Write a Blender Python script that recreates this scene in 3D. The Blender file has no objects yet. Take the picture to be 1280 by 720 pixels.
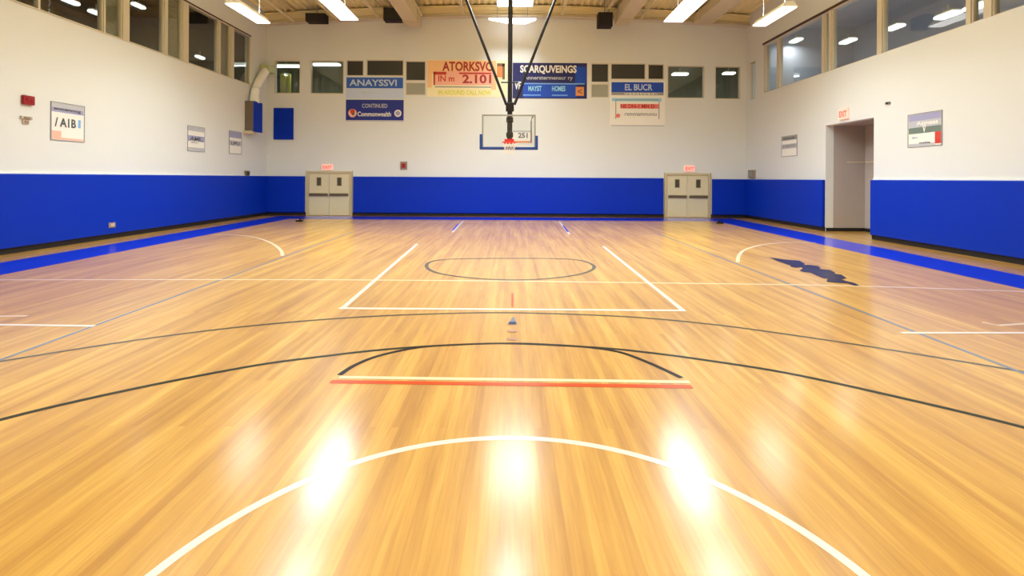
import bpy, bmesh, math, random
from mathutils import Vector, Matrix
random.seed(7)
sc = bpy.context.scene
C = sc.collection

# ------------------------------------------------------------------ camera
H = 1.83                      # eye height
F = 640.0                     # focal length in pixels of a 1280 wide frame
CX, CY = 640.0, 222.5         # principal point
TH = math.radians(0.32)       # slight roll
cam_d = bpy.data.cameras.new('camera'); cam = bpy.data.objects.new('camera', cam_d); C.objects.link(cam)
cam_d.sensor_width = 36.0; cam_d.lens = 36.0 * F / 1280.0
cam_d.shift_y = -(360 - CY) / 1280.0
cam_d.clip_start = 0.05; cam_d.clip_end = 200
c_, s_ = math.cos(TH), math.sin(TH)
cam.matrix_world = Matrix(((c_, -s_, 0, 0), (0, 0, -1, 0), (s_, c_, 0, H), (0, 0, 0, 1)))
sc.camera = cam

# ------------------------------------------------------------------ world, exposure
w = bpy.data.worlds.new('world'); sc.world = w; w.use_nodes = True
w.node_tree.nodes['Background'].inputs[0].default_value = (0.9, 0.95, 1, 1)
w.node_tree.nodes['Background'].inputs[1].default_value = 0.3
sc.view_settings.view_transform = 'Standard'; sc.view_settings.look = 'None'
sc.view_settings.gamma = 1; sc.view_settings.use_curve_mapping = False
sc.view_settings.exposure = -0.07
LAMP_W = 100.0                # watts of one ceiling light
LAMP_COL = (0.875, 1.0, 1.04)
UP_W = 105.0  # watts of the fill lamp added above a fixture for the roof

# ------------------------------------------------------------------ room numbers
XL, XR = -6.4 * H, 6.1 * H    # side walls
YB = F * H / 48.0             # back wall
YF = -5.0                     # wall behind the camera
ZT = 10.05                    # roof deck

def ray(px, py):
    u, v = (px - CX) / F, (py - CY) / F
    return Vector((u * c_ + v * s_, 1.0, u * s_ - v * c_))
def fl(px, py, z=0.0):        # point on the floor (or plane z) seen at a pixel
    d = ray(px, py); t = (z - H) / d.z
    return Vector((d.x * t, t, z))
def bk(px, py, Y=None):       # point at depth Y
    Y = YB if Y is None else Y
    d = ray(px, py); return Vector((d.x * Y, Y, H + d.z * Y))
def sd(px, py, X):            # point on the plane x = X
    d = ray(px, py); t = X / d.x
    return Vector((X, t, H + d.z * t))

# ------------------------------------------------------------------ materials
def mat(name, col, rough=0.5, metal=0.0, emit=None, es=0.0, coat=0.0, bump=None, var=0.0, vs=3.0):
    m = bpy.data.materials.new(name); m.use_nodes = True
    nt = m.node_tree; b = nt.nodes['Principled BSDF']
    b.inputs['Roughness'].default_value = rough; b.inputs['Metallic'].default_value = metal
    b.inputs['Base Color'].default_value = (*col, 1)
    b.inputs['Coat Weight'].default_value = coat; b.inputs['Coat Roughness'].default_value = 0.1
    if emit: b.inputs['Emission Color'].default_value = (*emit, 1); b.inputs['Emission Strength'].default_value = es
    tc = nt.nodes.new('ShaderNodeTexCoord')
    n = nt.nodes.new('ShaderNodeTexNoise'); n.inputs['Scale'].default_value = vs; n.inputs['Detail'].default_value = 4
    nt.links.new(tc.outputs['Object'], n.inputs['Vector'])
    mx = nt.nodes.new('ShaderNodeMix'); mx.data_type = 'RGBA'
    v = var or 0.03
    mx.inputs[6].default_value = (*[max(0, c * (1 - v)) for c in col], 1)
    mx.inputs[7].default_value = (*[min(1, c * (1 + v)) for c in col], 1)
    nt.links.new(n.outputs['Fac'], mx.inputs[0]); nt.links.new(mx.outputs[2], b.inputs['Base Color'])
    if bump:
        n2 = nt.nodes.new('ShaderNodeTexNoise'); n2.inputs['Scale'].default_value = bump[0]
        bp = nt.nodes.new('ShaderNodeBump'); bp.inputs['Strength'].default_value = bump[1]; bp.inputs['Distance'].default_value = 0.01
        nt.links.new(tc.outputs['Object'], n2.inputs['Vector']); nt.links.new(n2.outputs['Fac'], bp.inputs['Height'])
        nt.links.new(bp.outputs['Normal'], b.inputs['Normal'])
    return m

def srgb(r, g, b):
    f = lambda c: (c / 255 / 12.92) if c / 255 <= 0.04045 else ((c / 255 + 0.055) / 1.055) ** 2.4
    return (f(r), f(g), f(b))

M = {}
M['wall'] = mat('painted_wall', srgb(222, 224, 223), 0.7, bump=(60, 0.05), var=0.01)
M['pad'] = mat('blue_vinyl', srgb(0, 48, 178), 0.45, bump=(8, 0.05), var=0.03)
M['pad'].node_tree.nodes['Principled BSDF'].inputs['Specular IOR Level'].default_value = 0.2
M['black_base'] = mat('black_rubber', srgb(24, 20, 20), 0.6)
M['wood_strip'] = mat('brown_wood_strip', srgb(150, 95, 50), 0.4)
M['frame'] = mat('cream_window_frame', srgb(206, 196, 176), 0.45)
M['dark_trim'] = mat('dark_steel', srgb(74, 52, 44), 0.5)
M['black_panel'] = mat('black_window_panel', srgb(38, 33, 31), 0.35)
M['grey_panel'] = mat('grey_window_panel', srgb(158, 160, 150), 0.5)
M['blind'] = mat('grey_blind', srgb(150, 142, 125), 0.6)
M['door'] = mat('painted_door', srgb(222, 210, 172), 0.45)
M['door_frame'] = mat('painted_door_frame', srgb(196, 180, 140), 0.45)
M['push_bar'] = mat('bronze_push_bar', srgb(120, 105, 75), 0.35, 0.4)
M['dark_glass'] = mat('dark_wired_glass', srgb(84, 76, 50), 0.2)
M['gal_r'] = mat('gallery_grey_paint', srgb(186, 188, 198), 0.7)
M['gal_l'] = mat('gallery_brown_paint', srgb(96, 84, 74), 0.7)
M['gal_b'] = mat('gallery_green_paint', srgb(128, 136, 118), 0.7)
M['yellow'] = mat('yellow_paint', srgb(196, 190, 90), 0.6)
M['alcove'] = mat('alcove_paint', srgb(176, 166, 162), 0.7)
M['white'] = mat('white_enamel', srgb(246, 246, 244), 0.4)
M['mast'] = mat('black_enamel_steel', srgb(26, 20, 20), 0.35, 0.2)
M['grey_steel'] = mat('grey_steel', srgb(150, 150, 140), 0.4, 0.3)
M['bb_pad'] = mat('navy_foam', srgb(24, 62, 140), 0.6)
M['rim'] = mat('red_enamel', srgb(205, 40, 36), 0.35)
M['net'] = mat('white_cord', srgb(238, 228, 214), 0.7)
M['deck'] = mat('tan_steel_deck', srgb(238, 224, 172), 0.6, var=0.06, vs=2)
M['joist'] = mat('tan_painted_steel', srgb(236, 222, 182), 0.5)
M['duct'] = mat('beige_duct', srgb(206, 192, 160), 0.45)
M['speaker'] = mat('black_speaker_cloth', srgb(36, 26, 24), 0.8)
M['lens'] = mat('lit_lens', (0.9, 0.9, 0.9), 0.4, emit=(1, 0.98, 0.95), es=3.4)
M['lens_small'] = mat('lit_gallery_lens', (0.9, 0.9, 0.9), 0.4, emit=(0.95, 1, 0.95), es=2.2)
M['housing'] = mat('light_housing', srgb(226, 216, 196), 0.4)
M['alarm_red'] = mat('red_plastic', srgb(150, 20, 28), 0.35)
M['beige_plastic'] = mat('beige_plastic', srgb(190, 176, 156), 0.45)
M['brown_plastic'] = mat('grey_brown_plastic', srgb(150, 128, 112), 0.5)
M['exit_red'] = mat('lit_exit_red', srgb(230, 60, 50), 0.5, emit=(1, 0.10, 0.06), es=1.0)
M['exit_face'] = mat('exit_face', srgb(250, 200, 184), 0.4, emit=(1, 0.45, 0.36), es=0.45)
def flat(name, r, g, b, rough=0.55): 
    M[name] = mat(name, srgb(r, g, b), rough); return M[name]

# glass pane
def glass(name, tint, minr):
    m = bpy.data.materials.new(name); m.use_nodes = True; nt = m.node_tree
    nt.nodes.clear()
    o = nt.nodes.new('ShaderNodeOutputMaterial'); mx = nt.nodes.new('ShaderNodeMixShader')
    t = nt.nodes.new('ShaderNodeBsdfTransparent'); t.inputs[0].default_value = (*tint, 1)
    g = nt.nodes.new('ShaderNodeBsdfGlossy'); g.inputs['Roughness'].default_value = 0.03
    fr = nt.nodes.new('ShaderNodeFresnel'); ge = nt.nodes.new('ShaderNodeNewGeometry')
    io = nt.nodes.new('ShaderNodeMath'); io.operation = 'MULTIPLY_ADD'; io.inputs[1].default_value = 1 / 1.5 - 1.5; io.inputs[2].default_value = 1.5
    nt.links.new(ge.outputs['Backfacing'], io.inputs[0]); nt.links.new(io.outputs[0], fr.inputs[0])   # same reflectance on both faces of the pane
    ad = nt.nodes.new('ShaderNodeMath'); ad.operation = 'ADD'; ad.inputs[1].default_value = minr; ad.use_clamp = True
    nt.links.new(fr.outputs[0], ad.inputs[0]); nt.links.new(ad.outputs[0], mx.inputs[0])
    nt.links.new(t.outputs[0], mx.inputs[1]); nt.links.new(g.outputs[0], mx.inputs[2]); nt.links.new(mx.outputs[0], o.inputs[0])
    return m
M['glass'] = glass('window_glass', (0.93, 0.96, 0.94), 0.04)
M['clear'] = glass('backboard_glass', (0.97, 0.98, 0.97), 0.0)

def wood_floor():
    m = bpy.data.materials.new('varnished_maple'); m.use_nodes = True; nt = m.node_tree; N = nt.nodes; L = nt.links
    b = N['Principled BSDF']
    geo = N.new('ShaderNodeNewGeometry')
    sep = N.new('ShaderNodeSeparateXYZ'); L.new(geo.outputs['Position'], sep.inputs[0])
    # strips along y: brick texture with rows across x
    cmb = N.new('ShaderNodeCombineXYZ'); L.new(sep.outputs['Y'], cmb.inputs['X']); L.new(sep.outputs['X'], cmb.inputs['Y'])
    br = N.new('ShaderNodeTexBrick'); L.new(cmb.outputs[0], br.inputs['Vector'])
    br.inputs['Scale'].default_value = 1.0; br.inputs['Brick Width'].default_value = 2.3; br.inputs['Row Height'].default_value = 0.058
    br.inputs['Mortar Size'].default_value = 0.0012; br.inputs['Mortar Smooth'].default_value = 0.3
    br.offset = 0.37; br.offset_frequency = 3
    br.inputs['Color1'].default_value = (0, 0, 0, 1); br.inputs['Color2'].default_value = (1, 1, 1, 1); br.inputs['Mortar'].default_value = (0.1, 0.1, 0.1, 1)
    # broad streaks along the boards
    mp = N.new('ShaderNodeMapping'); L.new(geo.outputs['Position'], mp.inputs[0]); mp.inputs['Scale'].default_value = (5.0, 0.35, 1)
    n1 = N.new('ShaderNodeTexNoise'); L.new(mp.outputs[0], n1.inputs['Vector']); n1.inputs['Scale'].default_value = 1; n1.inputs['Detail'].default_value = 5
    mp2 = N.new('ShaderNodeMapping'); L.new(geo.outputs['Position'], mp2.inputs[0]); mp2.inputs['Scale'].default_value = (55, 2.2, 1)
    n2 = N.new('ShaderNodeTexNoise'); L.new(mp2.outputs[0], n2.inputs['Vector']); n2.inputs['Scale'].default_value = 1; n2.inputs['Detail'].default_value = 5
    def math_(op, a, b_, **k):
        q = N.new('ShaderNodeMath'); q.operation = op
        for i, v in enumerate((a, b_)):
            if isinstance(v, (int, float)): q.inputs[i].default_value = v
            else: L.new(v, q.inputs[i])
        return q.outputs[0]
    s1 = math_('MULTIPLY', br.outputs['Color'], 0.18)
    s2 = math_('MULTIPLY', n1.outputs['Fac'], 0.85)
    s3 = math_('MULTIPLY', n2.outputs['Fac'], 0.35)
    s = math_('ADD', math_('ADD', s1, s2), s3)
    cr = N.new('ShaderNodeValToRGB'); L.new(s, cr.inputs[0])
    e = cr.color_ramp.elements
    e[0].position = 0.30; e[0].color = (*srgb(160, 104, 40), 1)
    e[1].position = 0.95; e[1].color = (*srgb(234, 184, 88), 1)
    e2 = e.new(0.52); e2.color = (*srgb(190, 135, 54), 1)
    e3 = e.new(0.72); e3.color = (*srgb(212, 158, 66), 1)
    L.new(cr.outputs[0], b.inputs['Base Color'])
    b.inputs['Roughness'].default_value = 0.45
    b.inputs['Specular IOR Level'].default_value = 0.3
    b.inputs['Coat Weight'].default_value = 1.0; b.inputs['Coat Roughness'].default_value = 0.18; b.inputs['Coat IOR'].default_value = 1.42
    # very slight waviness of the varnish
    mp3 = N.new('ShaderNodeMapping'); L.new(geo.outputs['Position'], mp3.inputs[0]); mp3.inputs['Scale'].default_value = (7, 0.8, 1)
    n3 = N.new('ShaderNodeTexNoise'); L.new(mp3.outputs[0], n3.inputs['Vector']); n3.inputs['Scale'].default_value = 1
    bp = N.new('ShaderNodeBump'); bp.inputs['Strength'].default_value = 0.06; bp.inputs['Distance'].default_value = 0.01
    L.new(n3.outputs['Fac'], bp.inputs['Height']); L.new(bp.outputs[0], b.inputs['Coat Normal'])
    return m
M['floor'] = wood_floor()
def paint(name, r, g, b):
    m = mat(name, srgb(r, g, b), 0.4); bs = m.node_tree.nodes['Principled BSDF']
    bs.inputs['Coat Weight'].default_value = 1; bs.inputs['Coat Roughness'].default_value = 0.18; bs.inputs['Coat IOR'].default_value = 1.42
    bs.inputs['Specular IOR Level'].default_value = 0.08
    M[name] = m; return m
paint('line_white', 246, 236, 226); paint('line_black', 22, 16, 12); paint('line_green', 30, 34, 18); paint('line_grey', 72, 62, 36)
paint('line_orange', 224, 76, 6); paint('line_lightblue', 112, 128, 156); paint('line_cream', 246, 226, 190); paint('line_blue', 0, 44, 215)
paint('line_navy', 6, 16, 70); paint('line_tan', 196, 146, 120); paint('line_brown', 160, 98, 56); paint('line_faint', 246, 224, 186)

for n_ in ('line_navy', 'line_green', 'line_black'): M[n_].node_tree.nodes['Principled BSDF'].inputs['Coat Weight'].default_value = 0.35

# ------------------------------------------------------------------ mesh helper
class MB:
    def __init__(s): s.v = []; s.f = []; s.m = []; s.smooth = []
    def add(s, vs, fs, mi=0, smooth=False):
        o = len(s.v); s.v += [tuple(p) for p in vs]
        for f in fs: s.f.append([i + o for i in f]); s.m.append(mi); s.smooth.append(smooth)
        return s
    def box(s, lo, hi, mi=0):
        x0, x1 = sorted((lo[0], hi[0])); y0, y1 = sorted((lo[1], hi[1])); z0, z1 = sorted((lo[2], hi[2]))
        v = [(x0, y0, z0), (x1, y0, z0), (x1, y1, z0), (x0, y1, z0), (x0, y0, z1), (x1, y0, z1), (x1, y1, z1), (x0, y1, z1)]
        return s.add(v, [(0, 3, 2, 1), (4, 5, 6, 7), (0, 1, 5, 4), (1, 2, 6, 5), (2, 3, 7, 6), (3, 0, 4, 7)], mi)
    def bbox(s, lo, hi, r, mi=0):      # box with chamfered edges (via bmesh bevel)
        bm = bmesh.new(); bmesh.ops.create_cube(bm, size=1)
        for v in bm.verts:
            v.co = Vector([(lo[i] + hi[i]) / 2 + v.co[i] * abs(hi[i] - lo[i]) for i in range(3)])
        bmesh.ops.bevel(bm, geom=bm.edges[:], offset=r, segments=3, affect='EDGES', profile=0.5)
        bm.verts.ensure_lookup_table(); bm.verts.index_update()
        s.add([v.co for v in bm.verts], [[v.index for v in f.verts] for f in bm.faces], mi); bm.free(); return s
    def tube(s, pts, r, n=10, mi=0, cap=True, closed=False):
        pts = [Vector(p) for p in pts]; k = len(pts); vs = []; fs = []
        rr = r if isinstance(r, (list, tuple)) else [r] * k
        for i, p in enumerate(pts):
            if closed: t = pts[(i + 1) % k] - pts[i - 1]
            else: t = pts[min(i + 1, k - 1)] - pts[max(i - 1, 0)]
            t.normalize(); a = Vector((0, 0, 1)) if abs(t.z) < 0.9 else Vector((1, 0, 0))
            u = t.cross(a).normalized(); q = t.cross(u).normalized()
            for j in range(n):
                an = 2 * math.pi * j / n; vs.append(p + (u * math.cos(an) + q * math.sin(an)) * rr[i])
        for i in range(k if closed else k - 1):
            for j in range(n):
                a0 = i * n + j; a1 = i * n + (j + 1) % n; b0 = ((i + 1) % k) * n + j; b1 = ((i + 1) % k) * n + (j + 1) % n
                fs.append((a0, b0, b1, a1))
        s.add(vs, fs, mi, True)
        if cap and not closed:
            s.add(vs[:n], [tuple(range(n))], mi); s.add(vs[-n:], [tuple(reversed(range(n)))], mi)
        return s
    def prism(s, poly, z0, z1, mi=0):  # polygon (x,y) list extruded in z
        n = len(poly)
        vs = [(x, y, z0) for x, y in poly] + [(x, y, z1) for x, y in poly]
        fs = [tuple(reversed(range(n))), tuple(range(n, 2 * n))] + [(i, (i + 1) % n, n + (i + 1) % n, n + i) for i in range(n)]
        return s.add(vs, fs, mi)
    def build(s, name, mats, parent=None, bevel=0):
        me = bpy.data.meshes.new(name); me.from_pydata(s.v, [], s.f); me.update()
        if not isinstance(mats, (list, tuple)): mats = [mats]
        for m in mats: me.materials.append(m)
        for i, p in enumerate(me.polygons): p.material_index = s.m[i]; p.use_smooth = s.smooth[i]
        o = bpy.data.objects.new(name, me); C.objects.link(o)
        if parent:
            o.parent = parent
            if s.__dict__.get('world', True): o.matrix_parent_inverse = parent.matrix_world.inverted()
        if bevel:
            b = o.modifiers.new('bevel', 'BEVEL'); b.width = bevel; b.segments = 2; b.limit_method = 'ANGLE'
        return o
def struct(o): o['kind'] = 'structure'; return o
def tag(o, label, cat, group=None):
    o['label'] = label; o['category'] = cat
    if group: o['group'] = group
    return o
def empty(name, loc, label, cat, group=None):
    o = bpy.data.objects.new(name, None); C.objects.link(o); o.location = loc
    o.matrix_world = Matrix.Translation(loc)
    return tag(o, label, cat, group)

def wall_with_holes(s, axis, pos, thick, u0, u1, z0, z1, holes, mi=0):
    """axis 'x': plane at x=pos running along y; axis 'y': plane at y=pos running along x; thick is signed outwards."""
    us = sorted({u0, u1, *[h[0] for h in holes], *[h[1] for h in holes]}); zs = sorted({z0, z1, *[h[2] for h in holes], *[h[3] for h in holes]})
    def q(u, d, z): return (pos + d, u, z) if axis == 'x' else (u, pos + d, z)
    def solid(i, j):
        if i < 0 or j < 0 or i >= len(us) - 1 or j >= len(zs) - 1: return False
        cu = (us[i] + us[i + 1]) / 2; cz = (zs[j] + zs[j + 1]) / 2
        return not any(h[0] < cu < h[1] and h[2] < cz < h[3] for h in holes)
    for i in range(len(us) - 1):
        for j in range(len(zs) - 1):
            if not solid(i, j): continue
            a, b, c, d = us[i], us[i + 1], zs[j], zs[j + 1]
            s.add([q(a, 0, c), q(b, 0, c), q(b, 0, d), q(a, 0, d)], [(0, 1, 2, 3)], mi)
            s.add([q(a, thick, c), q(b, thick, c), q(b, thick, d), q(a, thick, d)], [(0, 3, 2, 1)], mi)
            if not solid(i - 1, j): s.add([q(a, 0, c), q(a, thick, c), q(a, thick, d), q(a, 0, d)], [(0, 1, 2, 3)], mi)
            if not solid(i + 1, j): s.add([q(b, 0, c), q(b, thick, c), q(b, thick, d), q(b, 0, d)], [(0, 3, 2, 1)], mi)
            if not solid(i, j - 1): s.add([q(a, 0, c), q(b, 0, c), q(b, thick, c), q(a, thick, c)], [(0, 3, 2, 1)], mi)
            if not solid(i, j + 1): s.add([q(a, 0, d), q(b, 0, d), q(b, thick, d), q(a, thick, d)], [(0, 1, 2, 3)], mi)

# ------------------------------------------------------------------ floor with its painted lines
fm = MB()
fm.box((XL - 0.3, YF - 0.3, -0.2), (XR + 1.9, YB + 0.3, 0.0), 0)
FM = ['floor', 'line_white', 'line_black', 'line_green', 'line_grey', 'line_orange', 'line_lightblue', 'line_cream', 'line_blue', 'line_navy', 'line_tan', 'line_brown', 'line_faint']
zline = [0.0010]
def band(pts, width, mname, closed=False):
    """flat painted line through floor points, constant real width"""
    z = zline[0]; zline[0] += 0.00012
    P = [Vector((p[0], p[1], 0)) for p in pts]; n = len(P); L = []; R = []
    for i in range(n):
        if closed: t = P[(i + 1) % n] - P[i - 1]
        else: t = P[min(i + 1, n - 1)] - P[max(i - 1, 0)]
        t.normalize(); q = Vector((-t.y, t.x, 0)) * width / 2
        L.append((P[i].x + q.x, P[i].y + q.y, z)); R.append((P[i].x - q.x, P[i].y - q.y, z))
    k = n if closed else n - 1
    fm.add(L + R, [(n + i, n + (i + 1) % n, (i + 1) % n, i) for i in range(k)], FM.index(mname))
def smooth(pts, sub=8):        # Catmull-Rom through the points
    P = [Vector(p) for p in pts]; out = []
    for i in range(len(P) - 1):
        p0 = P[max(i - 1, 0)]; p1 = P[i]; p2 = P[i + 1]; p3 = P[min(i + 2, len(P) - 1)]
        for k in range(sub):
            t = k / sub
            out.append(0.5 * ((2 * p1) + (-p0 + p2) * t + (2 * p0 - 5 * p1 + 4 * p2 - p3) * t * t + (-p0 + 3 * p1 - 3 * p2 + p3) * t ** 3))
    out.append(P[-1]); return out
def quadf(px4, mname):
    z = zline[0]; zline[0] += 0.00012
    v = [(*fl(*p).xy, z) for p in px4]
    fm.add(v, [tuple(range(len(v)))], FM.index(mname))
def facing_up():
    pass
# blue border stripe and brown board strip by the walls (measured from the floor)
def strip_x(xa, xb, y0, y1, mname):
    z = zline[0]; zline[0] += 0.00012
    fm.add([(xa, y0, z), (xb, y0, z), (xb, y1, z), (xa, y1, z)], [(0, 1, 2, 3)], FM.index(mname))
yb_out, yb_in = fl(640, 271.6).y, fl(640, 275.2).y
z = 0.001
BL0, BL1 = fl(0, 328.5), fl(0, 344); BL2, BL3 = fl(345, 270.6), fl(345, 276.6)
def ext(a, b, y): t = (y - a.y) / (b.y - a.y); return (a.x + (b.x - a.x) * t, y)
lo_ = [ext(BL0, BL2, YF), ext(BL0, BL2, yb_out)]; li_ = [ext(BL1, BL3, YF), ext(BL1, BL3, yb_out)]
fm.add([(*lo_[0], z), (*li_[0], z), (*li_[1], z), (*lo_[1], z)], [(0, 1, 2, 3)], FM.index('line_blue'))
BR0, BR1 = fl(1280, 345), fl(1280, 361.5); BR2, BR3 = fl(960, 282), fl(960, 290.8)
ro_ = [ext(BR0, BR2, YF), ext(BR0, BR2, yb_out)]; ri_ = [ext(BR1, BR3, YF), ext(BR1, BR3, yb_out)]
fm.add([(*ri_[0], z), (*ro_[0], z), (*ro_[1], z), (*ri_[1], z)], [(0, 1, 2, 3)], FM.index('line_blue'))
strip_x(li_[1][0], ri_[1][0], yb_in, yb_out, 'line_blue')
strip_x(XL + 0.1, XR - 0.1, yb_out + 0.02, YB - 0.02, 'line_brown')
# near centre circle
A, B_, D_ = fl(188, 720), fl(640, 547.5), fl(1081, 720)
def circ(a, b, c):
    ax, ay, bx, by, cx, cy = a.x, a.y, b.x, b.y, c.x, c.y
    d = 2 * (ax * (by - cy) + bx * (cy - ay) + cx * (ay - by))
    ux = ((ax ** 2 + ay ** 2) * (by - cy) + (bx ** 2 + by ** 2) * (cy - ay) + (cx ** 2 + cy ** 2) * (ay - by)) / d
    uy = ((ax ** 2 + ay ** 2) * (cx - bx) + (bx ** 2 + by ** 2) * (ax - cx) + (cx ** 2 + cy ** 2) * (bx - ax)) / d
    return ux, uy, math.hypot(ax - ux, ay - uy)
ux, uy, R_ = circ(A, B_, D_)
band([(ux + R_ * math.cos(a), uy + R_ * math.sin(a)) for a in [2 * math.pi * i / 120 for i in range(120)]], 0.055, 'line_white', True)
# key-top arc, three point arcs, side lines
P = lambda L: [fl(*p) for p in L]
green = [(-140, 566), (0, 525), (108, 499), (217, 476), (325, 456), (400, 446), (475, 437.5), (560, 431.5), (640, 429.5), (745, 434.5), (812, 441), (880, 450), (984, 466.5), (1129, 498), (1280, 534.5), (1420, 576)]
band(smooth(P(green)), 0.06, 'line_green')
grey = [(0, 452), (108, 434.6), (217, 418.8), (325, 406.3), (440, 397), (540, 392.5), (640, 391), (775, 395.5), (880, 404.5), (984, 418), (1129, 440), (1280, 465)]
band(smooth(P(grey)), 0.062, 'line_grey')
blackarc = [(424, 469), (445, 456), (475, 444.5), (520, 435), (569, 431), (640, 429.3), (700, 431.5), (737, 434.5), (775, 440.5), (812, 454), (852, 472.5)]
band(smooth(P(blackarc)), 0.055, 'line_black')
band(P([(424, 471.6), (862, 477.6)]), 0.062, 'line_cream')
band(P([(413, 477.2), (865, 483.6)]), 0.075, 'line_orange')
def line_ext(a, b, y):  # from a through b to depth y
    a, b = fl(*a), fl(*b); return [a, Vector((*ext(a, b, y), 0))]
band(line_ext((-60, 472), (303, 340), 17.0), 0.05, 'line_lightblue')
band(line_ext((1340, 490), (912, 326.5), 17.0), 0.05, 'line_lightblue')
band(smooth(P([(-40, 350), (0, 350), (220, 349.7), (440, 350), (640, 351.5), (840, 354), (1020, 356.5), (1150, 360), (1280, 364.5), (1330, 366)])), 0.07, 'line_faint')
band(P([(-40, 405.6), (0, 406), (118, 407.6)]), 0.07, 'line_white')
band(P([(-40, 396), (34, 395)]), 0.06, 'line_faint')
band(P([(1126, 416.2), (1340, 416.2)]), 0.07, 'line_white')
band(P([(1228, 403), (1248, 407), (1300, 403.5)]), 0.06, 'line_faint')
# white key rectangle
band(P([(424, 385.5), (857, 388.3)]), 0.09, 'line_white')
band(P([(427, 386.5), (521.5, 305)]), 0.075, 'line_white')
band(P([(853, 387.5), (754, 308)]), 0.075, 'line_white')
# flat dark oval between the key lines
oval = [(533, 333), (536, 328.5), (552, 324.8), (590, 323.3), (640, 323), (690, 323.3), (722, 325), (738, 329.5), (742.5, 335), (733, 340.5), (710, 345.5), (675, 349), (636, 350), (590, 347.6), (555, 343), (538, 338)]
band(smooth(P(oval + [oval[0]])), 0.075, 'line_grey')
# far arc and far lane lines
band(smooth(P([(420, 284), (442, 287.5), (490, 291.5), (565, 295), (640, 296.5), (700, 297), (754, 296.3), (810, 292.5), (840, 289)])), 0.10, 'line_tan')
band(P([(565.5, 290.5), (579, 276.3)]), 0.07, 'line_white'); band(P([(566, 288), (573, 280)]), 0.06, 'line_blue')
band(P([(712, 293), (699, 276.8)]), 0.07, 'line_white'); band(P([(710, 290), (704, 282)]), 0.06, 'line_blue')
band(P([(440, 277.2), (830, 279)]), 0.09, 'line_faint')
# side circles
band(smooth(P([(262, 294), (281, 293.5), (305, 294.8), (325, 298.5), (341, 305), (351, 313), (353, 320)])), 0.08, 'line_faint')
band(smooth(P([(922, 328), (924, 319), (931, 312.5), (948, 307), (970, 304), (992, 303), (1020, 303.5)])), 0.08, 'line_faint')
# small marks in the middle
band(P([(640.5, 367), (640.5, 384)]), 0.03, 'line_orange')
quadf([(634, 406), (647, 406), (641.5, 396)], 'line_lightblue'); quadf([(636, 405.5), (645, 405.5), (645, 403), (636, 403)], 'line_navy')
quadf([(634, 415.4), (646, 415.4), (646, 412.6), (634, 412.6)], 'line_tan'); quadf([(634, 425.4), (646, 425.4), (646, 422.6), (634, 422.6)], 'line_tan')
# navy emblem, jagged wing shape
em = [(105, 108), (270, 132), (380, 140), (450, 146), (515, 183), (500, 196), (560, 195), (665, 208), (690, 226), (680, 242), (800, 252), (860, 282), (850, 296), (930, 306), (995, 348), (930, 362), (960, 372), (1060, 395), (1135, 427), (1080, 434), (1000, 405), (870, 398), (760, 388), (775, 352), (720, 346), (620, 304), (580, 284), (500, 276), (450, 262), (490, 236), (470, 222), (400, 226), (345, 215), (352, 200), (300, 186), (200, 150)]
emf = [fl(950 + x / 9.143, 310 + y / 9.143) for x, y in em]
zline[0] += 0.0002
fm.add([(p.x, p.y, zline[0]) for p in reversed(emf)], [tuple(range(len(emf)))], FM.index('line_navy'))
floor = struct(fm.build('floor', [M[n] for n in FM]))
# make all painted faces face up
bm = bmesh.new(); bm.from_mesh(floor.data)
for f in bm.faces:
    if f.material_index > 0 and f.normal.z < 0: f.normal_flip()
bm.to_mesh(floor.data); bm.free()

# ------------------------------------------------------------------ walls
T = 0.28
def sidehole(X, pxa, pxb, z0, z1):
    ya, yb = sorted((sd(pxa, 222, X).y, sd(pxb, 222, X).y)); return (ya, yb, z0, z1)
ZLs, ZLt = 5.93, 8.08
ZRs, ZRt = 5.66, 7.80
# left wall: a ribbon window, split by mullions
LW = [(-60, 50, 'glass'), (50, 129, 'glass'), (131, 153, 'blind'), (161, 205, 'glass'), (209, 228, 'blind'), (235, 273, 'glass'), (275, 288, 'blind'), (292, 313, 'glass')]
left_holes = [sidehole(XL, -60, 313, ZLs, ZLt)]
RW = [(955, 970, 'glass'), (972, 1026, 'glass'), (1029, 1035, 'glass'), (1038, 1095, 'glass'), (1101, 1206, 'glass'), (1212, 1228, 'glass'), (1238, 1330, 'glass')]
right_holes = [sidehole(XR, 954, 1331, ZRs, ZRt), sidehole(XR, 936, 943.5, 5.55, 7.3)]
DYa, DYb = sd(1092, 222, XR).y, sd(1032, 222, XR).y
right_holes.append((DYa, DYb, -0.2, 3.76))
m = MB(); wall_with_holes(m, 'x', XL, -T, YF, YB, -0.2, ZT + 0.4, left_holes); struct(m.build('wall_left', M['wall']))
m = MB(); wall_with_holes(m, 'x', XR, T, YF, YB, -0.2, ZT + 0.4, right_holes)
# alcove behind the tall opening
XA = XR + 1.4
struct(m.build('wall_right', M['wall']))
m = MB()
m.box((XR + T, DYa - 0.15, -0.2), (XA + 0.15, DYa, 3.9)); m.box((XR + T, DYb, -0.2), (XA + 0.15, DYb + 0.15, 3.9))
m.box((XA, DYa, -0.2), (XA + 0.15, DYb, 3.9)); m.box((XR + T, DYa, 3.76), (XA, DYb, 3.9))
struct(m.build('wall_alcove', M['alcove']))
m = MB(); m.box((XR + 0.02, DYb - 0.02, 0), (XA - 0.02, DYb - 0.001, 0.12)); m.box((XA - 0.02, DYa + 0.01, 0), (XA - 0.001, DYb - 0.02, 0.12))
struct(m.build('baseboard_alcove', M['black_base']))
m = MB(); m.box((XR + 0.75, DYb - 0.012, 2.45), (XA - 0.03, DYb - 0.001, 2.48)); m.box((XA - 0.012, DYa + 0.05, 2.45), (XA - 0.001, DYb - 0.02, 2.48))
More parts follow.
